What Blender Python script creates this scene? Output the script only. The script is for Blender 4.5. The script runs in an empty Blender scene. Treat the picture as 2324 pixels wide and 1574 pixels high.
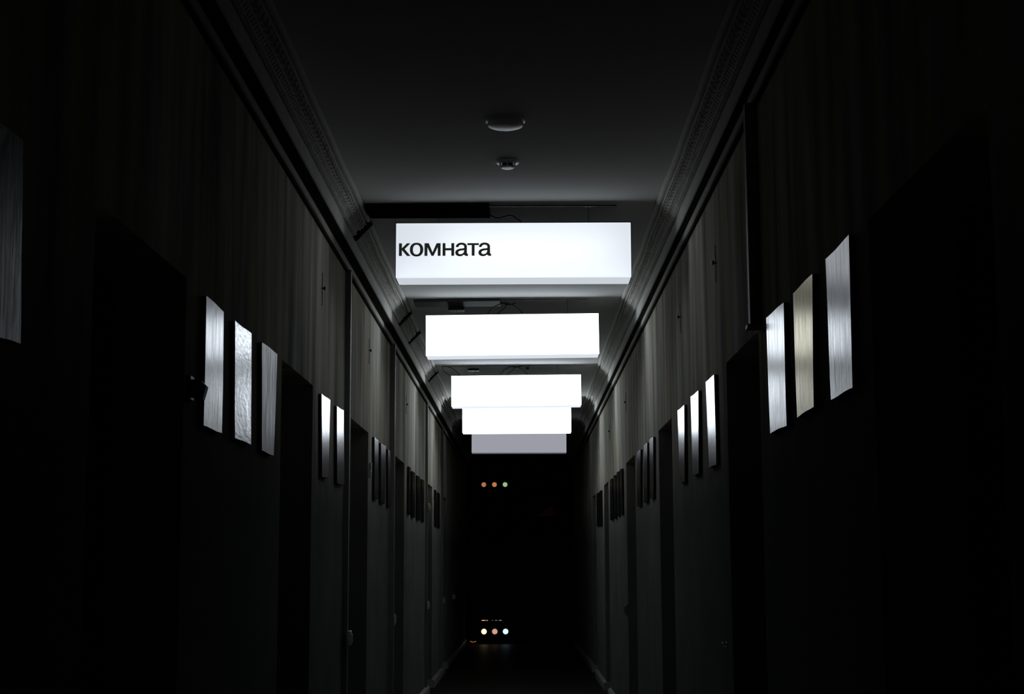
import bpy, bmesh, math, random
from mathutils import Vector, Matrix
random.seed(7)
C = bpy.data.collections.new('corridor'); bpy.context.scene.collection.children.link(C)
sc = bpy.context.scene
S = 1.06                       # corridor scale; camera eye height 1.39*S
EYE = 1.39 * S
# ---------------- camera ----------------
cam_d = bpy.data.cameras.new('camera'); cam = bpy.data.objects.new('camera', cam_d); C.objects.link(cam)
cam_d.sensor_width = 36.0; cam_d.lens = 3500 / 2324 * 36.0
cam_d.clip_start = 0.02; cam_d.clip_end = 200
def set_camera():
    a, p, roll = math.radians(-0.42166), math.radians(8.06765), 0.004
    fw = Vector((math.sin(a)*math.cos(p), math.cos(a)*math.cos(p), math.sin(p)))
    r = Vector((math.cos(a), -math.sin(a), 0)); u = r.cross(fw)
    c, s = math.cos(roll), math.sin(roll)
    R = c*r - s*u; U = s*r + c*u
    M = Matrix((R, U, -fw)).transposed().to_4x4(); M.translation = Vector((0, 0, EYE))
    cam.matrix_world = M
set_camera(); sc.camera = cam
# ---------------- world, exposure ----------------
w = bpy.data.worlds.new('night'); sc.world = w; w.use_nodes = True
w.node_tree.nodes['Background'].inputs[0].default_value = (0, 0, 0, 1)
w.node_tree.nodes['Background'].inputs[1].default_value = 0.0
vs = sc.view_settings; vs.view_transform = 'Standard'; vs.look = 'None'; vs.exposure = 0; vs.gamma = 1
try: vs.use_curve_mapping = False
except Exception: pass
TUBE = 0.42                             # tube inside the lettered box, watts
L1, L2, L3, L4, L5 = 0.93, 3.9, 5.3, 6.3, 0.36      # light box brightness, nearest first

# ---------------- materials ----------------
def new_mat(name):
    m = bpy.data.materials.new(name); m.use_nodes = True; nt = m.node_tree
    return m, nt, nt.nodes['Principled BSDF']
def N(nt, t, **kw):
    n = nt.nodes.new(t)
    for k, v in kw.items(): setattr(n, k, v)
    return n
def simple(name, col, rough=0.6, metal=0.0, spec=0.5, noise=0.0, nscale=20, dr=0.0):
    m, nt, b = new_mat(name)
    b.inputs['Diffuse Roughness'].default_value = dr
    b.inputs['Base Color'].default_value = (*col, 1); b.inputs['Roughness'].default_value = rough
    b.inputs['Metallic'].default_value = metal; b.inputs['Specular IOR Level'].default_value = spec
    tc = N(nt, 'ShaderNodeTexCoord'); nz = N(nt, 'ShaderNodeTexNoise'); nz.inputs['Scale'].default_value = nscale
    nt.links.new(tc.outputs['Object'], nz.inputs['Vector'])
    mp = N(nt, 'ShaderNodeMapRange'); nt.links.new(nz.outputs['Fac'], mp.inputs['Value'])
    mp.inputs['To Min'].default_value = 1 - noise; mp.inputs['To Max'].default_value = 1 + noise
    mx = N(nt, 'ShaderNodeVectorMath', operation='SCALE'); mx.inputs[0].default_value = col
    nt.links.new(mp.outputs[0], mx.inputs['Scale']); nt.links.new(mx.outputs[0], b.inputs['Base Color'])
    return m
def emit(name, col, strength):
    m = bpy.data.materials.new(name); m.use_nodes = True; nt = m.node_tree; nt.nodes.clear()
    o = N(nt, 'ShaderNodeOutputMaterial'); e = N(nt, 'ShaderNodeEmission')
    e.inputs[0].default_value = (*col, 1); e.inputs[1].default_value = strength
    nt.links.new(e.outputs[0], o.inputs[0]); return m
def wall_mat():
    m, nt, b = new_mat('streaked_wall_paint')
    b.inputs['Roughness'].default_value = 0.7; b.inputs['Specular IOR Level'].default_value = 0.0; b.inputs['Diffuse Roughness'].default_value = 0.45
    tc = N(nt, 'ShaderNodeTexCoord'); sep = N(nt, 'ShaderNodeSeparateXYZ')
    nt.links.new(tc.outputs['Object'], sep.inputs[0])
    def noise(scale_vec, scale, detail, lo, hi):
        mp = N(nt, 'ShaderNodeMapping'); mp.inputs['Scale'].default_value = scale_vec
        nt.links.new(tc.outputs['Object'], mp.inputs[0])
        n = N(nt, 'ShaderNodeTexNoise'); n.inputs['Scale'].default_value = scale; n.inputs['Detail'].default_value = detail
        nt.links.new(mp.outputs[0], n.inputs['Vector'])
        r = N(nt, 'ShaderNodeMapRange'); r.inputs['From Min'].default_value = lo; r.inputs['From Max'].default_value = hi
        nt.links.new(n.outputs['Fac'], r.inputs['Value']); return r.outputs[0]
    streak = noise((0.2, 1.0, 0.11), 6.5, 3.5, 0.30, 0.68)
    warm = noise((0.2, 1.0, 0.13), 5.0, 3.0, 0.42, 0.66)
    patch = noise((1, 1, 1), 2.2, 3.0, 0.3, 0.7)
    # brushed streaks live on the upper wall and run out below the door heads
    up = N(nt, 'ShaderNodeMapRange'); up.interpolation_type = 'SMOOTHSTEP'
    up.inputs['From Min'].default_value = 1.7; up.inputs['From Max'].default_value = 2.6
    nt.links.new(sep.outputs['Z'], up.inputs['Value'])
    m1 = N(nt, 'ShaderNodeMix', data_type='RGBA')
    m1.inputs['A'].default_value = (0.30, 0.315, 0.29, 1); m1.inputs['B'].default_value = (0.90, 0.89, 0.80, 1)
    nt.links.new(streak, m1.inputs['Factor'])
    m2 = N(nt, 'ShaderNodeMix', data_type='RGBA'); m2.inputs['B'].default_value = (0.85, 0.68, 0.45, 1)
    mm = N(nt, 'ShaderNodeMath', operation='MULTIPLY'); mm.inputs[1].default_value = 0.45
    nt.links.new(warm, mm.inputs[0]); nt.links.new(mm.outputs[0], m2.inputs['Factor'])
    nt.links.new(m1.outputs['Result'], m2.inputs['A'])
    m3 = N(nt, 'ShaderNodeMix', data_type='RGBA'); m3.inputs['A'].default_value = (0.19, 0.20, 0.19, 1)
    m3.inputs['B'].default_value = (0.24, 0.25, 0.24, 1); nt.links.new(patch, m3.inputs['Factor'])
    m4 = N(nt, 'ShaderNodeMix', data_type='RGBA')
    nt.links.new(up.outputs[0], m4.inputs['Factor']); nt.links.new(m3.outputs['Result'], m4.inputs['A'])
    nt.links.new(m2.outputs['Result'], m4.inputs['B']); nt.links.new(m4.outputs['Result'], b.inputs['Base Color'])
    bp = N(nt, 'ShaderNodeBump'); bp.inputs['Strength'].default_value = 0.15; bp.inputs['Distance'].default_value = 0.004
    nz = N(nt, 'ShaderNodeTexNoise'); nz.inputs['Scale'].default_value = 30
    nt.links.new(tc.outputs['Object'], nz.inputs['Vector']); nt.links.new(nz.outputs['Fac'], bp.inputs['Height'])
    nt.links.new(bp.outputs[0], b.inputs['Normal'])
    return m
def board_mat(name, col, rough, bump=0.3, warp=0.0, horiz=False, spec=0.5, metal=0.0):
    """lacquered board: brushed vertical strokes, clear gloss on top"""
    m, nt, b = new_mat(name)
    b.inputs['Roughness'].default_value = rough; b.inputs['Specular IOR Level'].default_value = spec
    b.inputs['Metallic'].default_value = metal
    tc = N(nt, 'ShaderNodeTexCoord')
    mp = N(nt, 'ShaderNodeMapping'); mp.inputs['Scale'].default_value = (1, 1, 0.06) if not horiz else (1, .25, 1)
    nt.links.new(tc.outputs['Object'], mp.inputs[0])
    n = N(nt, 'ShaderNodeTexNoise'); n.inputs['Scale'].default_value = 70; n.inputs['Detail'].default_value = 5
    nt.links.new(mp.outputs[0], n.inputs['Vector'])
    n2 = N(nt, 'ShaderNodeTexNoise'); n2.inputs['Scale'].default_value = 7; n2.inputs['Detail'].default_value = 2
    n2.inputs['Distortion'].default_value = 0.6
    nt.links.new(tc.outputs['Object'], n2.inputs['Vector'])
    mx = N(nt, 'ShaderNodeMix', data_type='RGBA')
    mx.inputs['A'].default_value = (*[c*0.6 for c in col], 1); mx.inputs['B'].default_value = (*[c*1.5 for c in col], 1)
    nt.links.new(n.outputs['Fac'], mx.inputs['Factor']); nt.links.new(mx.outputs['Result'], b.inputs['Base Color'])
    rr = N(nt, 'ShaderNodeMapRange'); rr.inputs['From Min'].default_value = .3; rr.inputs['From Max'].default_value = .7
    rr.inputs['To Min'].default_value = rough*0.75; rr.inputs['To Max'].default_value = rough*1.3
    nt.links.new(n.outputs['Fac'], rr.inputs['Value']); nt.links.new(rr.outputs[0], b.inputs['Roughness'])
    b1 = N(nt, 'ShaderNodeBump'); b1.inputs['Strength'].default_value = bump; b1.inputs['Distance'].default_value = 0.0012
    b2 = N(nt, 'ShaderNodeBump'); b2.inputs['Strength'].default_value = 1.0; b2.inputs['Distance'].default_value = 0.004*warp
    nt.links.new(n.outputs['Fac'], b1.inputs['Height']); nt.links.new(n2.outputs['Fac'], b2.inputs['Height'])
    nt.links.new(b2.outputs[0], b1.inputs['Normal']); nt.links.new(b1.outputs[0], b.inputs['Normal'])
    return m
M = {
 'wall': wall_mat(),
 'ceiling': simple('ceiling_paint', (0.80, 0.81, 0.80), 0.9, noise=0.04, nscale=3, spec=0.0, dr=0.62),
 'plaster': simple('moulding_plaster', (0.74, 0.74, 0.70), 0.75, noise=0.12, nscale=9, spec=0.0, dr=0.3),
 'plinth': simple('plinth_paint', (0.42, 0.42, 0.39), 0.5, noise=0.08),
 'floor': simple('floor_dark_lino', (0.02, 0.018, 0.015), 0.5, noise=0.3, nscale=4, spec=0.15),
 'door': simple('door_dark_paint', (0.05, 0.045, 0.04), 0.45, noise=0.1),
 'metal': simple('brushed_metal', (0.5, 0.48, 0.45), 0.3, metal=1.0),
 'under_shade': simple('dark_brown_under_shade', (0.035, 0.034, 0.028), 0.9, noise=0.2, nscale=8, spec=0.0),  # dark colour for the painted shade under the mouldings
 'tray_and_shade': simple('tray_and_shade_black', (0.006, 0.006, 0.006), 0.9, spec=0.0),  # flat black for the ballast tray and the painted shade in cornice cuts
 'black': simple('black_plastic', (0.012, 0.012, 0.013), 0.5),
 'housing': simple('sign_housing', (0.06, 0.06, 0.065), 0.5),
 'white': simple('white_plastic', (0.62, 0.63, 0.62), 0.35),
 'cream': simple('cream_plastic', (0.5, 0.45, 0.25), 0.4),
 'duct': simple('cable_duct_paint', (0.20, 0.20, 0.18), 0.6, noise=0.1),
 'wire': simple('wire_black', (0.02, 0.025, 0.022), 0.5),
 'dark': simple('dark_end_paint', (0.02, 0.02, 0.02), 0.8),
 'edge': simple('board_side_wood', (0.02, 0.018, 0.016), 0.8, noise=0.2),
 'letter': None,
}
m, nt, b = new_mat('sign_vinyl_black'); M['letter'] = m
b.inputs['Base Color'].default_value = (0.012, 0.013, 0.010, 1); b.inputs['Roughness'].default_value = 0.6
b.inputs['Emission Color'].default_value = (0.9, 1.0, 0.8, 1); b.inputs['Emission Strength'].default_value = 0.011  # lamp light seeping through the film

# ---------------- mesh helpers ----------------
def box(bm, x0, x1, y0, y1, z0, z1):
    vs_ = [bm.verts.new((x, y, z)) for x in (x0, x1) for y in (y0, y1) for z in (z0, z1)]
    for f in ((0,1,3,2),(4,6,7,5),(0,4,5,1),(2,3,7,6),(0,2,6,4),(1,5,7,3)):
        bm.faces.new([vs_[i] for i in f])
    return vs_
def bbox_bev(bm, x0, x1, y0, y1, z0, z1, bev=0.004, seg=2):
    b2 = bmesh.new(); box(b2, x0, x1, y0, y1, z0, z1)
    bmesh.ops.bevel(b2, geom=b2.edges[:], offset=bev, segments=seg, affect='EDGES', profile=0.6)
    me = bpy.data.meshes.new('t'); b2.to_mesh(me); b2.free(); bm.from_mesh(me); bpy.data.meshes.remove(me)
def prism(bm, pts, y0, y1):
    """closed (x,z) outline extruded along y"""
    a = [bm.verts.new((x, y0, z)) for x, z in pts]; c = [bm.verts.new((x, y1, z)) for x, z in pts]
    n = len(pts)
    for i in range(n): bm.faces.new((a[i], a[(i+1) % n], c[(i+1) % n], c[i]))
    bm.faces.new(a[::-1]); bm.faces.new(c)
def tube(bm, pts, r, n=8):
    rings = []
    for i, p in enumerate(pts):
        p = Vector(p); d = (Vector(pts[min(i+1, len(pts)-1)]) - Vector(pts[max(i-1, 0)])).normalized()
        up = Vector((0, 0, 1)) if abs(d.z) < 0.9 else Vector((1, 0, 0))
        s = d.cross(up).normalized(); t = s.cross(d)
        rings.append([bm.verts.new(p + r*(math.cos(k*2*math.pi/n)*s + math.sin(k*2*math.pi/n)*t)) for k in range(n)])
    for i in range(len(rings)-1):
        for k in range(n): bm.faces.new((rings[i][k], rings[i][(k+1) % n], rings[i+1][(k+1) % n], rings[i+1][k]))
    bm.faces.new(rings[0][::-1]); bm.faces.new(rings[-1])
def lathe(bm, prof, c=(0,0,0), n=40, axis='Z'):
    rings = []
    for r, h in prof:
        ring = []
        for k in range(n):
            a = 2*math.pi*k/n
            v = (r*math.cos(a), r*math.sin(a), h) if axis == 'Z' else ((h, r*math.cos(a), r*math.sin(a)) if axis == 'X' else (r*math.cos(a), h, r*math.sin(a)))
            ring.append(bm.verts.new((c[0]+v[0], c[1]+v[1], c[2]+v[2])))
        rings.append(ring)
    for i in range(len(rings)-1):
        for k in range(n): bm.faces.new((rings[i][k], rings[i][(k+1) % n], rings[i+1][(k+1) % n], rings[i+1][k]))
    bm.faces.new(rings[0]); bm.faces.new(rings[-1])
def obj(name, bm, mat, parent=None, smooth=False):
    bmesh.ops.recalc_face_normals(bm, faces=bm.faces[:])
    me = bpy.data.meshes.new(name); bm.to_mesh(me); bm.free()
    for m_ in (mat if isinstance(mat, (list, tuple)) else [mat]): me.materials.append(m_)
    if smooth:
        for p in me.polygons: p.use_smooth = True
        try: me.set_sharp_from_angle(angle=math.radians(35))
        except Exception: pass
    o = bpy.data.objects.new(name, me); C.objects.link(o)
    if parent: o.parent = parent
    return o
def tag(o, label, cat, group=None):
    o['label'] = label; o['category'] = cat
    if group: o['group'] = group
    return o
def thing(name, label, cat, loc, group=None):
    o = bpy.data.objects.new(name, None); C.objects.link(o); o.location = loc; o.empty_display_size = 0.1
    return tag(o, label, cat, group)
def struct(name, bm, mat, parent=None, smooth=False):
    o = obj(name, bm, mat, parent, smooth)
    if not parent: o['kind'] = 'structure'
    return o
def dup(root, loc, label):
    r = root.copy(); C.objects.link(r); r.location = loc; r['label'] = label
    for ch in list(root.children):
        c = ch.copy(); C.objects.link(c); c.parent = r
        for g in ch.children:
            d = g.copy(); C.objects.link(d); d.parent = c
    return r

# ---------------- room shell ----------------
XL, XR = -1.078*S, 0.917*S
Y0, Y1 = -2.0, 30.1
CEIL = EYE + 2.145
DTL, DTR = 2.307*S, 2.293*S            # door head heights
TH = 0.36                               # wall thickness
DL = [(3.80,4.86),(6.82,7.84),(9.55,10.67),(12.89,13.92),(17.26,18.17),(20.70,21.45)]
DR = [(2.95,4.01),(5.95,6.92),(9.53,10.47),(12.73,13.84),(16.80,17.70),(19.85,20.69)]
DL = [(a*S, b_*S) for a, b_ in DL]; DR = [(a*S, b_*S) for a, b_ in DR]
bm = bmesh.new(); box(bm, XL-1.0, XR+1.0, Y0, Y1+.2, -0.1, 0); struct('floor', bm, M['floor'])
bm = bmesh.new(); box(bm, XL-1.0, XR+1.0, Y0, Y1+.2, CEIL, CEIL+0.1); struct('ceiling', bm, M['ceiling'])
bm = bmesh.new(); box(bm, XL-1.0, XR+1.0, Y1, Y1+.2, 0, CEIL); struct('wall_back', bm, M['dark'])
bm = bmesh.new(); box(bm, XL-1.0, XR+1.0, Y0-.2, Y0, 0, CEIL); struct('wall_front', bm, M['wall'])
for name, X, sg, doors, dt in (('wall_left', XL, -1, DL, DTL), ('wall_right', XR, 1, DR, DTR)):
    bm = bmesh.new(); xa, xb = sorted((X, X+sg*TH)); y = Y0
    for a, b_ in doors:
        box(bm, xa, xb, y, a, 0, CEIL); box(bm, xa, xb, a, b_, dt, CEIL); y = b_
    box(bm, xa, xb, y, Y1, 0, CEIL)
    bmesh.ops.remove_doubles(bm, verts=bm.verts[:], dist=1e-5)
    struct(name, bm, M['wall'])
# doors at the back of their deep reveals
k = 0
for X, sg, doors, dt in ((XL, -1, DL, DTL), (XR, 1, DR, DTR)):
    for a, b_ in doors:
        k += 1
        bm = bmesh.new(); xa = X+sg*(TH-.10)
        fw_ = 0.07
        x0, x1 = sorted((xa-sg*.02, xa+sg*.08))
        box(bm, x0, x1, a+.002, a+fw_, 0.0, dt-.002); box(bm, x0, x1, b_-fw_, b_-.002, 0.0, dt-.002); box(bm, x0, x1, a+fw_, b_-fw_, dt-fw_, dt-.002)
        fr = struct('door_%d' % k, bm, M['door'])
        bm = bmesh.new(); x0, x1 = sorted((xa, xa+sg*.045))
        box(bm, x0, x1, a+fw_, b_-fw_, 0.01, dt-fw_)
        for z0, z1 in ((0.2, 0.95), (1.1, dt-fw_-.15)):
            ym = (a+b_)/2
            for ya, yb in ((a+fw_+.1, ym-.04), (ym+.04, b_-fw_-.1)):
                xx = sorted((xa-sg*.008, xa+sg*.002)); bbox_bev(bm, xx[0], xx[1], ya, yb, z0, z1, .003, 1)
        leaf = obj('door_leaf', bm, M['door'], fr)
        bm = bmesh.new()
        hy = a+fw_+.06
        lathe(bm, [(0.0, 0), (0.024, 0), (0.024, .006), (.009, .008), (.009, .045)], (xa, hy, 1.03), 16, 'X') if sg < 0 else \
            lathe(bm, [(0.0, 0), (0.024, 0), (0.024, -.006), (.009, -.008), (.009, -.045)], (xa, hy, 1.03), 16, 'X')
        tube(bm, [(xa-sg*.045, hy-.008, 1.03), (xa-sg*.05, hy+.03, 1.03), (xa-sg*.048, hy+.12, 1.025)], .009, 10)
        obj('door_handle', bm, M['metal'], leaf, True)
# plinths between the doors, turned into the reveals
for name, X, sg, doors in (('baseboard_left', XL, -1, DL), ('baseboard_right', XR, 1, DR)):
    bm = bmesh.new(); y = Y0+.01
    ends = [(y if i == 0 else doors[i-1][1], d[0]) for i, d in enumerate(doors)] + [(doors[-1][1], Y1-.01)]
    for i, (a, b_) in enumerate(ends):
        pts = [(X, 0), (X-sg*.035, 0), (X-sg*.035, .075), (X-sg*.028, .09), (X-sg*.012, .10), (X, .105)]
        prism(bm, pts, a-.02 if i else a, b_+.02 if i < len(ends)-1 else b_)
        for yy, s2 in ((a, -1), (b_, 1)):        # returns along the jambs
            if Y0+.1 < yy < Y1-.1:
                xa, xb = sorted((X, X+sg*.22)); ya, yb = sorted((yy, yy+s2*.02)); box(bm, xa, xb, ya, yb, 0, .10)
    struct(name, bm, M['plinth'])
# frieze band above the wall, stepped picture moulding below it
FZ = EYE + 1.835*S
XFL, XFR = -0.996*S, 0.857*S
def wavy(bm, X, sg, amp, x_in, z0, z1, y0, y1, n):
    """hand run plaster fillet whose edge wanders"""
    rows = []
    for i in range(n+1):
        y = y0+(y1-y0)*i/n
        d = amp*(math.sin(y*2.7+sg)+.6*math.sin(y*7.1)+.4*random.uniform(-1, 1))
        rows.append([bm.verts.new(v) for v in ((X, y, z1), (x_in, y, z1), (x_in, y, z0+d), (x_in+sg*.006, y, z0-.004+d), (X, y, z0-.004+d))])
    for i in range(n):
        for j in range(5): bm.faces.new((rows[i][j], rows[i][(j+1) % 5], rows[i+1][(j+1) % 5], rows[i+1][j]))
    bm.faces.new(rows[0][::-1]); bm.faces.new(rows[-1])
t = 1
for X, XF, sg in ((XL, XFL, -1), (XR, XFR, 1)):
    bm = bmesh.new()
    prism(bm, [(X, FZ), (XF+sg*.006, FZ), (XF, FZ+.006), (XF, CEIL-.001), (X, CEIL-.001)], Y0+.01, Y1-.01)
    wavy(bm, X, sg, .0035, X-sg*.024, FZ-.042, FZ-.0005, Y0+.01, Y1-.01, 190)
    struct('trim_%d' % t, bm, M['plaster']); t += 1
    bm = bmesh.new(); xa, xb = sorted((XF+sg*.008, X-sg*.0245)); box(bm, xa, xb, Y0+.01, Y1-.01, FZ-.010, FZ-.0002)  # dark strip that paints in the shade under the frieze
    xa, xb = sorted((X-sg*.001, X-sg*.014)); box(bm, xa, xb, Y0+.01, Y1-.01, FZ-.066, FZ-.052)  # second dark strip, painted shade below the wavy fillet
    struct('trim_%d' % t, bm, M['under_shade']); t += 1
# cornice: torus, groove, fillet, leaf row, fillet, dentils, beads
def cornice(name, XC, XF, sg, segs):
    """XC: edge at the ceiling, XF: frieze face. local u 0..1 from ceiling edge (XC, CEIL) to frieze (XF, CEIL-H)"""
    Hc = 0.118; W_ = abs(XC-XF)
    def P(u, v, out=0.0):   # u across from ceiling edge to frieze, v drop
        return (XC + sg*W_*u - sg*out, CEIL - Hc*v - out)
    prof = []
    for k in range(7):
        a = math.pi*k/6; prof.append(P(.10-.10*math.cos(a), .02+.17*(1-math.cos(a))/2, .008*math.sin(a)))
    prof += [P(.23, .22, -.010), P(.29, .26, -.012), P(.29, .27, .007), P(.335, .31, .007), P(.34, .34, -.012),
             P(.50, .50, -.014), P(.60, .58, -.010), P(.60, .59, .006), P(.64, .62, .006), P(.645, .65, -.012), P(.80, .78, -.010),
             P(.80, .79, .005), P(.85, .83, .005), P(.87, .86, -.006), P(.94, .95, -.006), P(.99, 1.0, -.002)]
    prof = [(x, min(z, CEIL-.0005)) for x, z in prof]
    outline = prof + [(XF+sg*.02, CEIL-Hc), (XF+sg*.02, CEIL-.0005)]
    bm = bmesh.new()
    for a, b_ in segs:
        # long run with a slightly wandering hand-cast edge
        n = max(2, int((b_-a)/.12)); rows = []
        for i in range(n+1):
            y = a+(b_-a)*i/n
            j = .0018*math.sin(y*5.3)+.0022*math.sin(y*2.1+1)+random.uniform(-.0006, .0006)
            rows.append([bm.verts.new((x + (-sg*j if q < 16 else 0), y, z)) for q, (x, z) in enumerate(outline)])
        nn = len(outline)
        for i in range(n):
            for q in range(nn): bm.faces.new((rows[i][q], rows[i][(q+1) % nn], rows[i+1][(q+1) % nn], rows[i+1][q]))
        bm.faces.new(rows[0][::-1]); bm.faces.new(rows[-1])
        if a > 2:                                     # cut end closed with a thin lip
            prism(bm, [(x - sg*.004, min(z-.004, CEIL-.0006)) for x, z in prof]+[(XF+sg*.02, CEIL-Hc-.004), (XF+sg*.02, CEIL-.0006)], a-.008, a+.004)
        far = 19.0
        y = a+.04                                     # curled leaf row
        while y < min(b_-.03, far):
            (xa, za), (xb, zb) = P(.36, .36, -.004), P(.58, .56, -.004)
            arc = []
            for q in range(6):
                tt = q/5; cv = math.sin(math.pi*tt)
                arc.append((xa+(xb-xa)*tt - sg*.006*cv, y+.032*cv, za+(zb-za)*tt-.006*cv))
            tube(bm, arc, .0095, 6)
            y += .075
        y = a+.02                                     # dentils
        while y < min(b_-.03, far):
            c = P(.72, .71, -.004)
            vv = box(bm, -.0115, .0115, y, y+.021, -.010, .010)
            ang = math.atan2(Hc, W_)*(1 if sg > 0 else -1)
            for v in vv:
                x_, z_ = v.co.x, v.co.z
                v.co.x = c[0]+x_*math.cos(ang)+z_*math.sin(ang); v.co.z = c[1]-x_*math.sin(ang)+z_*math.cos(ang)
            y += .042
        y = a+.02                                     # bead row
        while y < min(b_-.02, far):
            c = P(.905, .90, .002)
            vs2 = bmesh.ops.create_icosphere(bm, subdivisions=1, radius=.0105, matrix=Matrix.Translation((c[0], y, c[1])))
            y += .031
    return struct(name, bm, M['plaster'])
XCL, XCR = -0.952, 0.800
br = [9.53, 12.99, 14.10, 17.05]
segs = []; y = 1.0
for g in br: segs.append((y, g-.13)); y = g
segs.append((y, Y1-.01))
cornice('trim_%d' % t, XCL, XFL, -1, segs); t += 1
cornice('trim_%d' % t, XCR, XFR, 1, [(1.0, Y1-.01)]); t += 1

bm = bmesh.new()                                       # black blocks painting the shade in the cuts of the left cornice
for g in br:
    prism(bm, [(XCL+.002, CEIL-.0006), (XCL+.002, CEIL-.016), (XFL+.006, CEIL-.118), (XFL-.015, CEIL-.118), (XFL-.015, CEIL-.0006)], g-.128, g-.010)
struct('trim_%d' % t, bm, M['tray_and_shade']); t += 1

# ---------------- hanging light boxes ----------------
def glyph_outline(pts, n=5):
    """pts: (x, y, corner?) ; Catmull-Rom through smooth points, sharp at corners"""
    out = []; m_ = len(pts)
    for i in range(m_):
        p1, p2 = pts[i], pts[(i+1) % m_]
        if p1[2] and p2[2]: out.append((p1[0], p1[1])); continue
        p0 = pts[i-1] if not p1[2] else p1; p3 = pts[(i+2) % m_] if not p2[2] else p2
        for k in range(n):
            t_ = k/n; r = []
            for c in (0, 1):
                a0, a1, a2, a3 = p0[c], p1[c], p2[c], p3[c]
                r.append(.5*((2*a1)+(-a0+a2)*t_+(2*a0-5*a1+4*a2-a3)*t_*t_+(-a0+3*a1-3*a2+a3)*t_**3))
            out.append(tuple(r))
    return out
def ell(cx, cy, rx, ry, n=40, e=2.25):
    o = []
    for k in range(n):
        a = 2*math.pi*k/n; c, s = math.cos(a), math.sin(a)
        o.append((cx+rx*math.copysign(abs(c)**(2/e), c), cy+ry*math.copysign(abs(s)**(2/e), s)))
    return o
def sharp(l): return [(x, y) for x, y in l]
aout = [(1095,662,1),(1212,662,1),(1238,600,0),(1290,558,0),(1375,540,0),(1462,556,0),(1512,605,0),(1530,680,0),(1515,722,0),(1468,742,0),(1300,762,0),(1180,800,0),(1100,862,0),(1070,955,0),(1098,1050,0),(1175,1115,0),(1285,1138,0),(1375,1128,0),(1450,1090,0),(1518,1055,1),(1545,1092,0),(1600,1120,0),(1640,1123,1),(1706,1123,1),(1706,1038,1),(1680,1028,0),(1658,1000,0),(1648,940,0),(1647,640,0),(1625,560,0),(1560,492,0),(1475,458,0),(1375,448,0),(1270,462,0),(1180,508,0),(1120,575,0)]
ahole = [(1525,822,1),(1380,838,0),(1270,864,0),(1222,902,0),(1204,955,0),(1222,1005,0),(1265,1038,0),(1325,1048,0),(1400,1034,0),(1462,995,0),(1505,930,0)]
def amap(l, dx=0): return [(x*.4495+1465+dx, y*.4495) for x, y in l]
GLYPHS = [
 [sharp([(118,212),(178,212),(178,330),(186,325),(298,212),(368,212),(240,342),(372,500),(300,500),(188,368),(178,374),(178,500),(118,500)])],
 [ell(519,357,150,157), ell(519,357,88,118)],
 [sharp([(706,212),(797,212),(888,430),(982,212),(1068,212),(1068,500),(1010,500),(1010,282),(908,500),(865,500),(765,288),(765,500),(706,500)])],
 [sharp([(1122,212),(1180,212),(1180,329),(1323,329),(1323,212),(1382,212),(1382,500),(1323,500),(1323,373),(1180,373),(1180,500),(1122,500)])],
 [amap(glyph_outline(aout), -532), amap(glyph_outline(ahole), -532)],
 [sharp([(1692,214),(1950,214),(1950,252),(1850,252),(1850,500),(1792,500),(1792,252),(1692,252)])],
 [amap(glyph_outline(aout)), amap(glyph_outline(ahole))],
]
def lettering(parent, x_left, z_base, k):
    cu = bpy.data.curves.new('lettering', 'CURVE'); cu.dimensions = '2D'; cu.fill_mode = 'BOTH'; cu.extrude = .0006; cu.offset = .0011
    for g in GLYPHS:
        for loop in g:
            sp = cu.splines.new('POLY'); sp.points.add(len(loop)-1); sp.use_cyclic_u = True
            for i, (x, y) in enumerate(loop): sp.points[i].co = ((x-118)*k, (500-y)*k, 0, 1)
    tmp = bpy.data.objects.new('tmp', cu); C.objects.link(tmp)
    dg = bpy.context.evaluated_depsgraph_get(); me = bpy.data.meshes.new_from_object(tmp.evaluated_get(dg))
    bpy.data.objects.remove(tmp); bpy.data.curves.remove(cu)
    me.materials.clear(); me.materials.append(M['letter'])
    o = bpy.data.objects.new('lettering', me); C.objects.link(o); o.parent = parent
    o.rotation_euler = (math.pi/2, 0, 0); o.location = (x_left, -.0012, z_base)
    o['label'] = 'black lettering on the white face'
    return o
BW, BH, BD = 1.40, 0.339, 0.215
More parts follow.
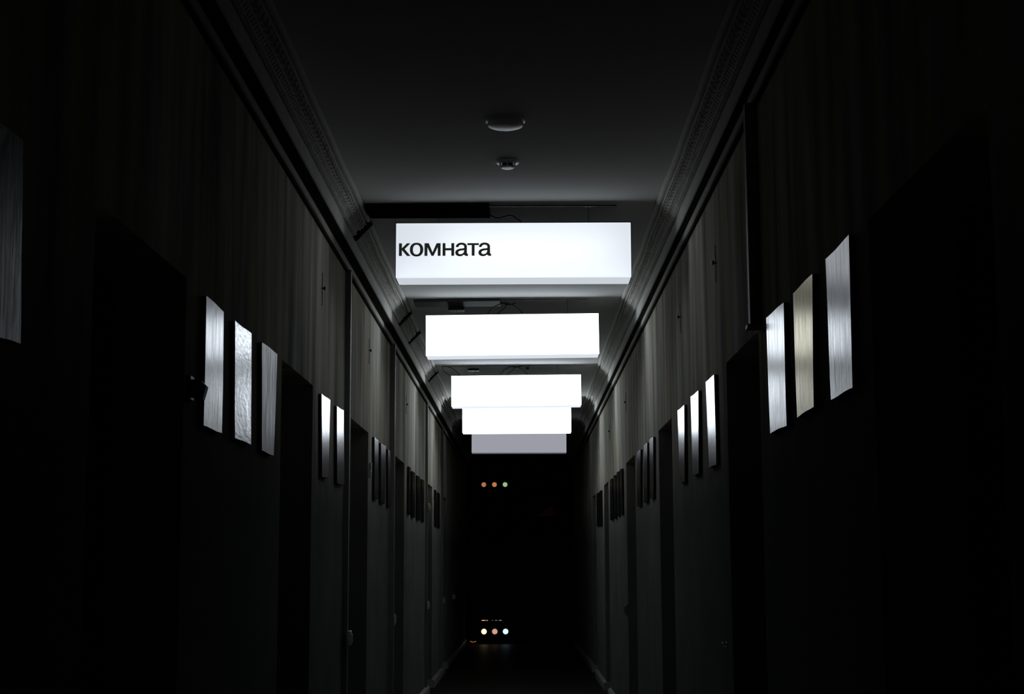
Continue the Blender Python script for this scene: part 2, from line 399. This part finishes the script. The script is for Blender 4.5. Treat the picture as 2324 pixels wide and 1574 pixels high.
def light_box(label, xc, y, zb, yaw, tilt, L, Lb, col, side, extra, hh=BH):
    t_ = thing('light_box', label, 'light box', (xc, y, EYE+zb), 'hanging light boxes along the corridor')
    t_.rotation_euler = (0, math.radians(tilt), math.radians(yaw))
    me = emit('opal_panel_lit', col, L); mb = emit('opal_underside_lit', col, Lb)
    w2 = BW/2
    bm = bmesh.new(); bbox_bev(bm, -w2+.003, w2-.003, 0, .006, .003, hh-.006, .002, 1); obj('front_panel', bm, me, t_)
    bm = bmesh.new(); bbox_bev(bm, -w2+.006, w2-.006, .007, BD-.006, .0, .005, .0015, 1); obj('bottom_panel', bm, mb, t_)
    bm = bmesh.new()      # metal tray: sides, back, top with a small front lip
    box(bm, -w2, -w2+.003, -.001, BD, 0, hh); box(bm, w2-.003, w2, -.001, BD, 0, hh)
    box(bm, -w2+.003, w2-.003, BD-.005, BD, 0, hh); box(bm, -w2+.003, w2-.003, -.003, BD-.005, hh-.006, hh)
    obj('housing', bm, M['housing'], t_)
    gap = CEIL-(EYE+zb+hh)
    for sx in (-.45, .45):
        bm = bmesh.new(); tube(bm, [(sx, BD*.5, hh), (sx, BD*.5, hh+gap-.004)], .0015, 8)
        box(bm, sx-.02, sx+.02, BD*.5-.02, BD*.5+.02, hh+gap-.006, hh+gap-.001)
        obj('hanger_rod', bm, M['wire'], t_)
    # cross rail fixed on the ceiling and the feed cables
    bm = bmesh.new(); box(bm, side[0], side[1], BD*.4, BD*.4+.012, hh+gap-.007, hh+gap-.001); obj('ceiling_rail', bm, M['wire'], t_)
    for pts in extra.get('wires', []):
        bm = bmesh.new(); q = []
        for i in range(len(pts)-1):
            for s_ in range(6):
                u_ = s_/6; p0 = Vector(pts[max(i-1,0)]); p1 = Vector(pts[i]); p2 = Vector(pts[i+1]); p3 = Vector(pts[min(i+2, len(pts)-1)])
                q.append(.5*((2*p1)+(-p0+p2)*u_+(2*p0-5*p1+4*p2-p3)*u_*u_+(-p0+3*p1-3*p2+p3)*u_**3))
        q.append(Vector(pts[-1])); tube(bm, q, .0045, 6); obj('feed_cable', bm, M['wire'], t_, True)
    for (x0, x1, y0, y1, dz, mat, nm) in extra.get('plates', []):
        bm = bmesh.new(); bbox_bev(bm, x0, x1, y0, y1, hh+gap-dz, hh+gap-.001, .003, 1); obj(nm, bm, M[mat], t_)
    return t_
blue1 = (0.88, 0.94, 1.02)
def wr(dx, h=BH): # knotted cable over the middle of a box
    g = .115
    return [[(dx-.16, .10, h+.003), (dx-.10, .09, h+g*.6), (dx, .10, h+g-.01), (dx+.09, .10, h+g*.55), (dx+.15, .11, h+.003)],
            [(dx-.10, .12, h+.003), (dx-.02, .11, h+g*.5), (dx+.01, .12, h+g-.01)],
            [(dx-.04, .10, h+g-.008), (dx+.02, .13, h+g-.02), (dx+.08, .11, h+g-.01)]]
lb1 = light_box('nearest hanging light box, with black lettering on its white face', -.0558, 8.977, 1.684, 0, 0.1, L1, L1*.72, blue1, (-.15, .62),
    dict(wires=[[(-.16,.2,BH+.10),(-.10,.22,BH+.075),(-.02,.22,BH+.09),(.02,.22,BH+.07),(.06,.21,BH+.04)]],
         plates=[(-.885, -.145, .01, .30, .03, 'tray_and_shade', 'ballast_tray')]))
# its opal face is thin enough to show the tube behind it: brighter middle, softer edges
fp = [c for c in lb1.children if c.name.startswith('front_panel')][0]
b3 = bmesh.new(); b3.from_mesh(fp.data)          # a single opal sheet
bmesh.ops.delete(b3, geom=[f for f in b3.faces if f.calc_center_median().y > .0025], context='FACES'); b3.to_mesh(fp.data); b3.free()
nt = fp.data.materials[0].node_tree; em = [n for n in nt.nodes if n.type == 'EMISSION'][0]; em.inputs[1].default_value = L1*.78
tr = N(nt, 'ShaderNodeBsdfTranslucent'); tr.inputs[0].default_value = (.8, .82, .84, 1); ad = N(nt, 'ShaderNodeAddShader')
nt.links.new(em.outputs[0], ad.inputs[0]); nt.links.new(tr.outputs[0], ad.inputs[1])
nt.links.new(ad.outputs[0], [n for n in nt.nodes if n.type == 'OUTPUT_MATERIAL'][0].inputs[0])
ld = bpy.data.lights.new('fluorescent_tube', 'AREA'); ld.shape = 'RECTANGLE'; ld.size = 1.0; ld.size_y = .03; ld.energy = TUBE; ld.color = (.97, .98, 1.0)
lo = bpy.data.objects.new('fluorescent_tube', ld); C.objects.link(lo); lo.parent = lb1; lo.location = (.08, .19, .19); lo.rotation_euler = (-math.pi/2, 0, 0)
lettering(lb1, -.734+.0558, EYE+1.8205-(EYE+1.684), 1.4/537/10.104)
light_box('plain white light box, second from the camera, behind the lettered one', -.0858, 12.291, 1.675, 0, -.45, L2, .80, (.86, .94, 1.03), (-.1, .62),
    dict(wires=wr(-.05), plates=[(-.80, -.10, .03, .30, .02, 'wire', 'ballast_tray'), (-.53, -.40, .30, .42, .045, 'black', 'junction_block')]))
light_box('glowing blank light box, third from the camera', -.0767, 16.479, 1.696, 0, -.35, L3, .95, (.86, .94, 1.03), (-.75, .75),
    dict(wires=wr(-.02)+[[(-.80,.0,BH+.10),(-.72,.0,BH+.09),(-.66,.02,BH+.06),(-.60,.06,BH+.003)], [(-.80,.02,BH+.10),(-.78,.03,BH+.05),(-.71,.05,BH+.003)]],
         plates=[(-.53, -.41, .30, .42, .02, 'black', 'junction_block'), (.11, .14, .2, .23, .03, 'black', 'junction_block')]))
light_box('glowing blank light box, fourth from the camera, its lower half showing', -.0876, 19.716, 1.688, 0, -.1, L4, 1.6, (.86, .94, 1.03), (-.7, .7), dict(wires=wr(0)))
light_box('dim grey light box, farthest and lowest of the row', -.0696, 22.68, 1.643, 0, .1, L5, L5*.3, (0.90, 0.93, 1.06), (-.7, .7), dict())

# ---------------- smoke detectors ----------------
def lathe_part(name, prof, mat, parent, n=48):
    bm = bmesh.new(); lathe(bm, prof, (0, 0, 0), n); return obj(name, bm, mat, parent, True)
t_ = thing('ceiling_sensor', 'larger round white sensor on the ceiling, nearest the camera', 'sensor', (-.081, 7.26, CEIL))
lathe_part('base', [(0, -.0), (.094, -.0), (.096, -.004), (.096, -.012), (.092, -.014), (0, -.014)], M['white'], t_)
lathe_part('dome', [(0, -.014), (.086, -.014), (.088, -.022), (.083, -.034), (.066, -.040), (.03, -.043), (0, -.044)], M['white'], t_)
t_ = thing('smoke_detector', 'small smoke detector on the ceiling just before the lettered light box', 'smoke detector', (-.079, 8.03, CEIL))
lathe_part('base', [(0, 0), (.056, 0), (.060, -.004), (.060, -.014), (.054, -.018), (0, -.018)], M['white'], t_)
lathe_part('chamber', [(0, -.018), (.030, -.018), (.030, -.034), (0, -.034)], M['black'], t_)
for a in range(6):
    an = a*math.pi/3+.5; bm = bmesh.new()
    tube(bm, [(.050*math.cos(an), .050*math.sin(an), -.014), (.048*math.cos(an), .048*math.sin(an), -.020), (.034*math.cos(an), .034*math.sin(an), -.036)], .0035, 8)
    obj('cage_rib', bm, M['white'], t_, True)
lathe_part('cap', [(0, -.034), (.034, -.034), (.036, -.037), (.032, -.042), (0, -.044)], M['white'], t_)

# ---------------- boards along the walls ----------------
BM_ = {
 'gloss': board_mat('lacquered_board_dark', (.014, .015, .018), .21, .2, .15, spec=.45),
 'silver': board_mat('lacquered_board_silver', (.05, .053, .06), .21, .25, .15, spec=.75),
 'rough': board_mat('lacquered_board_cracked', (.05, .052, .06), .21, .6, .35, horiz=True, spec=.7),
 'matte': board_mat('board_dull_grey', (.55, .55, .57), .42, .4, .3, spec=.35),
 'dim': board_mat('board_dim_blue', (.05, .06, .07), .35, .5, .6, spec=.08),
 'cream': board_mat('lacquered_board_cream', (.29, .265, .21), .22, .25, .15, spec=.4, metal=.9),
}
BM_['cream'].node_tree.nodes['Principled BSDF'].inputs['Specular Tint'].default_value = (.60, .56, .46, 1)   # yellowed lacquer
def board(label, X, sg, quad, mat, group, tz=0.0, ty=0.0, th=.018):
    """quad: (y,z) of near-top, far-top, far-bottom, near-bottom at the front face. tz: pitch, ty: yaw in degrees"""
    kf = (abs(X)-.0202)/(1.045*S if sg < 0 else .884*S)
    q = [(y*S*kf, EYE+(z*S-EYE)*kf) for y, z in quad]
    cy = sum(p[0] for p in q)/4; cz = sum(p[1] for p in q)/4
    xf = X - sg*th*1.12
    t_ = thing('painted_board', label, 'board', (xf, cy, cz), group)
    nu, nv = 6, 14; rnd = random.Random(int(cy*1000)); ph = rnd.uniform(0, 6)
    bm = bmesh.new(); front = []; back = []
    for j in range(nv+1):
        v = j/nv; rf = []; rb = []
        for i in range(nu+1):
            u = i/nu
            y = (1-v)*((1-u)*q[0][0]+u*q[1][0])+v*((1-u)*q[3][0]+u*q[2][0])-cy
            z = (1-v)*((1-u)*q[0][1]+u*q[1][1])+v*((1-u)*q[3][1]+u*q[2][1])-cz
            if i in (0, nu): y += .0016*math.sin(v*7+ph+i)
            if j in (0, nv): z += .0016*math.sin(u*6+ph*2+j)
            dx = math.tan(math.radians(tz))*z + math.tan(math.radians(ty))*y + .0007*math.sin(v*5+ph)
            rf.append(bm.verts.new((sg*dx, y, z))); rb.append(bm.verts.new((sg*th, y, z)))
        front.append(rf); back.append(rb)
    for j in range(nv):
        for i in range(nu):
            bm.faces.new((front[j][i], front[j][i+1], front[j+1][i+1], front[j+1][i]))
    fp = obj('painted_face', bm, mat, t_, True)
    bm = bmesh.new(); f2 = [[bm.verts.new(v.co) for v in []] for _ in ()]
    me = fp.data; idx = lambda j, i: j*(nu+1)+i
    # body: sides and back of the board
    ring = [(0, i) for i in range(nu+1)]+[(j, nu) for j in range(1, nv+1)]+[(nv, i) for i in range(nu-1, -1, -1)]+[(j, 0) for j in range(nv-1, 0, -1)]
    co = {}
    # vertices of the face mesh were created front, back alternating and faces only use the front ones
    pts = []
    for j, i in ring:
        v = me.vertices[(j*(nu+1)+i)*2].co; pts.append((v.x, v.y, v.z))
    a = [bm.verts.new(p) for p in pts]; b_ = [bm.verts.new((sg*th, p[1], p[2])) for p in pts]
    for n_ in range(len(a)): bm.faces.new((a[n_], a[(n_+1) % len(a)], b_[(n_+1) % len(a)], b_[n_]))
    bm.faces.new(b_)
    obj('board_body', bm, M['edge'], t_)
    # drop loose back vertices from the face mesh
    b3 = bmesh.new(); b3.from_mesh(me); bmesh.ops.delete(b3, geom=[v for v in b3.verts if not v.link_faces], context='VERTS'); b3.to_mesh(me); b3.free()
    return t_
GL, GR = 'painted boards on the left wall', 'painted boards on the right wall'
LB = [
 ('dark board at the left edge of the picture', [(2.889,2.275),(3.132,2.275),(3.164,1.850),(2.938,1.842)], 'dim', 0, 0),
 ('pale silvery board, nearest of the three left of the first left doorway', [(5.011,2.277),(5.307,2.273),(5.327,1.849),(5.018,1.847)], 'silver', 0, 0),
 ('silvery board with crackled top, middle of the three before the first left doorway', [(5.519,2.273),(5.858,2.277),(5.899,1.853),(5.567,1.853)], 'rough', 0, 0),
 ('dull grey board right beside the first dark doorway on the left wall', [(6.099,2.280),(6.484,2.285),(6.441,1.849),(6.147,1.849)], 'matte', 0, 0),
 ('shiny board just past the first left doorway, nearer of the pair', [(7.936,2.276),(8.298,2.281),(8.247,1.856),(7.993,1.851)], 'gloss', 0, 0),
 ('shiny board past the first left doorway, farther of the pair, by the cable duct', [(8.594,2.278),(8.928,2.288),(8.988,1.857),(8.639,1.851)], 'gloss', 0, 0),
 ('dark board past the second left doorway, nearest of three', [(10.781,2.285),(11.075,2.286),(11.101,1.865),(10.816,1.858)], 'gloss', 0, 0),
 ('dark board past the second left doorway, middle of three', [(11.275,2.283),(11.670,2.289),(11.621,1.853),(11.312,1.850)], 'gloss', 0, 0),
 ('dark board past the second left doorway, farthest of three', [(11.873,2.282),(12.160,2.283),(12.146,1.854),(11.909,1.848)], 'gloss', 0, 0),
 ('black board past the third left doorway, nearest of four', [(14.04,2.287),(14.25,2.288),(14.25,1.854),(14.04,1.855)], 'gloss', 0, 0),
 ('black board past the third left doorway, second nearest of four', [(14.483,2.271),(14.827,2.278),(14.857,1.848),(14.513,1.844)], 'gloss', 0, 0),
 ('black board past the third left doorway, third nearest of four', [(15.160,2.271),(15.548,2.277),(15.576,1.846),(15.189,1.844)], 'gloss', 0, 0),
 ('black board past the third left doorway, farthest of four', [(15.850,2.272),(16.211,2.278),(16.238,1.846),(15.877,1.848)], 'gloss', 0, 0),
 ('black board near the far end of the left wall, nearer of the pair', [(18.25,2.280),(18.45,2.280),(18.47,1.847),(18.26,1.848)], 'gloss', 0, 0),
 ('black board near the far end of the left wall, farther of the pair', [(18.80,2.275),(19.211,2.277),(19.231,1.850),(18.82,1.847)], 'gloss', 0, 0),
]
RB = [
 ('largest board on the right, nearest the camera, with two dark reflected bands', [(4.432,2.272),(4.107,2.274),(4.122,1.860),(4.418,1.859)], 'silver', 0, 0),
 ('cream tinted board, middle of the three nearest on the right wall', [(4.984,2.270),(4.642,2.270),(4.686,1.867),(4.975,1.861)], 'cream', 0, 0),
 ('silvery board left of the cream one, beside the first right doorway', [(5.550,2.280),(5.169,2.271),(5.179,1.854),(5.527,1.857)], 'silver', 0, 0),
 ('bright topped shiny board just past the first right doorway, nearest of three', [(7.436,2.269),(7.102,2.263),(7.099,1.846),(7.383,1.850)], 'gloss', 0, 0),
 ('shiny board past the first right doorway, middle of three', [(8.133,2.272),(7.765,2.263),(7.813,1.847),(8.087,1.852)], 'gloss', 0, 0),
 ('shiny board past the first right doorway, farthest of three', [(8.835,2.269),(8.460,2.262),(8.505,1.842),(8.771,1.850)], 'gloss', 0, 0),
 ('dark board past the second right doorway, nearest of three', [(10.843,2.263),(10.527,2.259),(10.581,1.848),(10.887,1.853)], 'gloss', 0, 0),
 ('dark board past the second right doorway, middle of three', [(11.356,2.265),(11.040,2.259),(11.127,1.841),(11.443,1.847)], 'gloss', 0, 0),
 ('dark board past the second right doorway, farthest of three', [(12.038,2.262),(11.688,2.259),(11.776,1.841),(12.127,1.845)], 'gloss', 0, 0),
 ('black board past the third right doorway, nearest of four', [(14.25,2.263),(13.95,2.254),(13.96,1.844),(14.26,1.848)], 'gloss', 0, 0),
 ('black board past the third right doorway, second nearest of four', [(14.75,2.268),(14.38,2.256),(14.40,1.846),(14.77,1.852)], 'gloss', 0, 0),
 ('black board past the third right doorway, third nearest of four', [(15.265,2.263),(14.93,2.254),(14.95,1.843),(15.281,1.845)], 'gloss', 0, 0),
 ('black board past the third right doorway, farthest of four', [(15.894,2.261),(15.502,2.253),(15.557,1.845),(15.951,1.850)], 'gloss', 0, 0),
 ('black board near the far end of the right wall, nearest of three', [(18.04,2.249),(17.78,2.243),(17.80,1.839),(18.06,1.841)], 'gloss', 0, 0),
 ('black board near the far end of the right wall, middle of three', [(18.42,2.249),(18.14,2.241),(18.16,1.844),(18.44,1.844)], 'gloss', 0, 0),
 ('black board near the far end of the right wall, farthest of three', [(18.85,2.256),(18.50,2.240),(18.52,1.851),(18.87,1.857)], 'gloss', 0, 0),
]
for l, q, mt, tz, ty in LB: board(l, XL, -1, q, BM_[mt], GL, tz, ty)
for l, q, mt, tz, ty in RB: board(l, XR, 1, q, BM_[mt], GR, tz, ty)

# ---------------- cable ducts and switch boxes ----------------
def duct(label, X, sg, y, w_, prot, z0, z1, foot=None):
    t_ = thing('cable_duct', label, 'cable duct', (X, y*S, z0), 'vertical cable ducts')
    bm = bmesh.new(); xa, xb = sorted((0, -sg*prot)); bbox_bev(bm, xa, xb, 0, w_, 0.106 if z0 == 0 else 0, z1-z0, .002, 1); obj('channel', bm, M['duct'], t_)
    if foot:
        bm = bmesh.new(); xa, xb = sorted((0, -sg*(prot+foot))); bbox_bev(bm, xa, xb, -foot, w_, -.02, .0, .002, 1); obj('end_cap', bm, M['duct'], t_)
    return t_
duct('vertical cable duct left of the second left doorway', XL, -1, 9.231, .06, .034, 0, FZ-.05)
duct('vertical cable duct left of the third left doorway', XL, -1, 12.375, .06, .043, 0, FZ-.05)
duct('vertical cable duct left of the fourth left doorway', XL, -1, 16.921, .06, .026, 0, FZ-.05)
duct('thin vertical cable duct left of the farthest left doorway', XL, -1, 20.107, .06, .030, 0, FZ-.05)
duct('short vertical duct stopping above the first right doorway', XR, 1, 5.84, .05, .050, 2.44, FZ-.05, .014)
def switch(label, y, X=XL, sg=-1, prot=.060, z=(.984, 1.076), off=.03):
    t_ = thing('switch_box', label, 'switch box', (X-sg*.0, y*S, z[0]), 'white switch boxes beside the doorways')
    h = z[1]-z[0]
    bm = bmesh.new(); xa, xb = sorted((-sg*off, -sg*(prot-.008))); bbox_bev(bm, xa, xb, -.012, .085, 0, h, .006, 3); obj('box_body', bm, M['white'], t_, True)
    bm = bmesh.new(); xa, xb = sorted((-sg*(prot-.009), -sg*prot)); bbox_bev(bm, xa, xb, .008, .065, .018, h-.018, .002, 2); obj('rocker', bm, M['white'], t_, True)
switch('white switch box on the duct before the second left doorway', 9.231-.04, prot=.066, off=.035)
switch('white switch box on the duct before the third left doorway', 12.375+.02, off=.044)
switch('white switch box on the duct before the fourth left doorway', 16.86, prot=.056, off=.027)
switch('white switch box by the farthest left doorway', 20.14, prot=.056, z=(.965, 1.05), off=.031)
switch('faint switch box beyond the last left doorway', 23.30, z=(.95, 1.03), off=.0, prot=.05)
t_ = thing('wall_switch', 'small grey switch on the wall left of the third right doorway', 'switch', (XR, 13.87*S, 1.002))
bm = bmesh.new(); bbox_bev(bm, -.022, 0, 0, .08, 0, .11, .005, 2); obj('plate', bm, M['duct'], t_, True)
bm = bmesh.new(); bbox_bev(bm, -.03, -.0215, .02, .06, .025, .085, .003, 2); obj('rocker', bm, M['black'], t_, True)
t_ = thing('wall_plate', 'small pale two part plate behind the nearest board past the second left doorway', 'wall plate', (XL, 10.72*S, 2.00*S))
bm = bmesh.new(); bbox_bev(bm, 0, .02, 0, .05, .058, .11, .003, 2); obj('upper_cover', bm, M['white'], t_)
bm = bmesh.new(); bbox_bev(bm, 0, .018, 0, .05, 0, .052, .003, 2); obj('lower_cover', bm, M['white'], t_)
t_ = thing('alarm_button', 'small cream round device on the duct past the four black left boards', 'alarm device', (XL+.027, 16.95*S, 2.025*S))
bm = bmesh.new(); lathe(bm, [(0, 0), (.05, 0), (.052, .006), (.046, .022), (.03, .028), (0, .03)], (0, 0, 0), 28, 'X'); obj('cover', bm, M['cream'], t_, True)
bm = bmesh.new(); lathe(bm, [(0, .03), (.018, .03), (.016, .036), (0, .037)], (0, 0, 0), 20, 'X'); obj('button', bm, M['white'], t_, True)
# projecting dark bracket left of the first big left board
t_ = thing('wall_bracket', 'dark glossy bracket sticking out left of the nearest silvery left board', 'bracket', (XL, 4.93*S, 1.955*S)); t_.scale = (.75, .75, .75)
bm = bmesh.new(); bbox_bev(bm, .0, .018, -.05, .03, -.05, .06, .004, 2); obj('back_plate', bm, M['black'], t_)
bm = bmesh.new()
prism(bm, [(.016, -.035), (.07, -.045), (.085, .012), (.06, .038), (.016, .045)], -.03, .02); obj('arm_housing', bm, M['black'], t_)
# hooks high on the walls
def hook(label, X, sg, y, z):
    t_ = thing('wall_hook', label, 'hook', (X, y*S, z*S), 'dark hooks high on the walls')
    bm = bmesh.new(); lathe(bm, [(0, 0), (.008, 0), (.008, -sg*.003), (.005, -sg*.004), (.005, -sg*.012)], (0, 0, 0), 14, 'X'); obj('stem', bm, M['black'], t_)
    bm = bmesh.new(); lathe(bm, [(0, -sg*.010), (.010, -sg*.011), (.012, -sg*.016), (.010, -sg*.021), (0, -sg*.023)], (0, 0, 0), 18, 'X'); obj('knob', bm, M['black'], t_, True)
    bm = bmesh.new(); tube(bm, [(-sg*.003, 0, .01), (-sg*.004, .002, .05), (-sg*.003, 0, .09)], .0022, 6); tube(bm, [(-sg*.003, 0, -.01), (-sg*.004, -.002, -.05), (-sg*.003, 0, -.10)], .0022, 6); obj('wire', bm, M['wire'], t_)
hook('dark hook high above the first left doorway', XL, -1, 8.132, 2.865)
hook('dark hook above the second left doorway', XL, -1, 10.657, 2.881)
hook('dark hook above the four black boards on the left', XL, -1, 14.078, 2.859)
hook('dark hook nearest the camera on the right wall, above the first right doorway', XR, 1, 7.197, 2.809)
hook('dark hook high on the right wall above the three shiny boards', XR, 1, 8.873, 2.819)
hook('small dark hook on the right wall over the third right doorway', XR, 1, 13.704, 2.831)
hook('tiny dark hook farthest along the right wall', XR, 1, 16.332, 2.798)
t_ = thing('coat_hook', 'tiny metal coat hook low by the first right doorway', 'hook', (XR, 7.12*S, 1.03*S)); t_.scale = (.5, .5, .5)
bm = bmesh.new(); bbox_bev(bm, -.008, 0, -.012, .012, -.03, .03, .002, 1); obj('plate', bm, M['metal'], t_)
bm = bmesh.new(); tube(bm, [(-.006, 0, .012), (-.03, 0, .01), (-.042, 0, .025)], .004, 8); tube(bm, [(-.006, 0, -.012), (-.022, 0, -.02), (-.03, 0, -.008)], .004, 8); obj('prong', bm, M['metal'], t_, True)

# ---------------- lamps at the dark far end ----------------
def lamp_row(label, z, cols, strengths, r):
    t_ = thing('lamp_row', label, 'lamps', (-.573, Y1, z), 'rows of coloured lamps on the end wall')
    bm = bmesh.new(); bbox_bev(bm, -.32, .32, -.05, 0, -.09, .09, .01, 2); obj('mounting_bar', bm, M['black'], t_)
    for i, (c, s_) in enumerate(zip(cols, strengths)):
        bm = bmesh.new(); lathe(bm, [(r+.012, -.045), (r+.012, -.065), (r+.002, -.07), (r, -.052)], ((i-1)*.207, 0, 0), 24, 'Y'); lm = obj('lamp', bm, M['black'], t_, True)
        bm = bmesh.new(); lathe(bm, [(r, -.052), (r*.9, -.060), (r*.5, -.066), (0.001, -.068)], ((i-1)*.207, 0, 0), 24, 'Y'); obj('lens', bm, emit('lamp_lens_%d' % i, c, s_), lm, True)
lamp_row('upper row of three small round lamps, two orange and one green', EYE+1.562, [(.42,.16,.09), (.50,.19,.06), (.33,.50,.22)], [1, 1, 1], .045)
lamp_row('lower row of three small round lamps, warm white, pink and bluish white', EYE-1.247, [(1,.86,.5), (.62,.34,.25), (.62,.88,1.0)], [1.5, 1, 1.2], .052)
t_ = thing('light_strip', 'thin glowing light strip just above the lower row of lamps', 'light strip', (-.55, Y1, EYE-1.037))
bm = bmesh.new(); box(bm, -.28, .28, -.04, 0, -.02, .02); obj('strip_housing', bm, M['black'], t_)
for x0, x1, c, s_ in ((-.272,-.22,(1,.5,.2),1.3),(-.218,-.185,(.8,.25,.1),.7),(-.18,-.155,(1,.45,.2),.8),(-.08,-.05,(.5,.5,.55),.15),(-.02,.03,(.5,.5,.55),.25),(.06,.11,(.6,.6,.6),.4)):
    bm = bmesh.new(); box(bm, x0, x1, -.044, -.0401, -.006, .006); obj('led_segment', bm, emit('led_segment', c, s_), t_)
t_ = thing('low_amber_lamp', 'faint curved amber light near the floor at the far end', 'lamp', (-.97, Y1-.6, 0))
bm = bmesh.new(); lathe(bm, [(0, 0), (.09, 0), (.09, .008), (.02, .014), (.012, .05), (0, .05)], (0, 0, 0), 24); obj('foot', bm, M['black'], t_, True)
bm = bmesh.new(); tube(bm, [(-.055+.11*i/8, -.01, .055+.02*((i-4)/4)**2) for i in range(9)], .006, 8); obj('glowing_tube', bm, emit('amber_tube', (1, .42, .12), .32), t_, True)
t_ = thing('red_lamp', 'very dim red glowing panel at the dark far end', 'lamp', (.41, Y1, EYE+1.055))
bm = bmesh.new(); bbox_bev(bm, -.2, .2, -.04, 0, -.14, .14, .006, 1); obj('casing', bm, M['black'], t_)
bm = bmesh.new(); vs3 = [bm.verts.new(p) for p in ((-.17, -.042, -.12), (.17, -.042, -.12), (.16, -.042, .0), (.10, -.042, .11), (.0, -.042, .02), (-.12, -.042, -.08))]; bm.faces.new(vs3)
r_ = bmesh.ops.extrude_face_region(bm, geom=bm.faces[:]); bmesh.ops.translate(bm, vec=(0, -.003, 0), verts=[v for v in r_['geom'] if isinstance(v, bmesh.types.BMVert)])
obj('lens', bm, emit('dim_red', (1, .12, .05), .0022), t_)
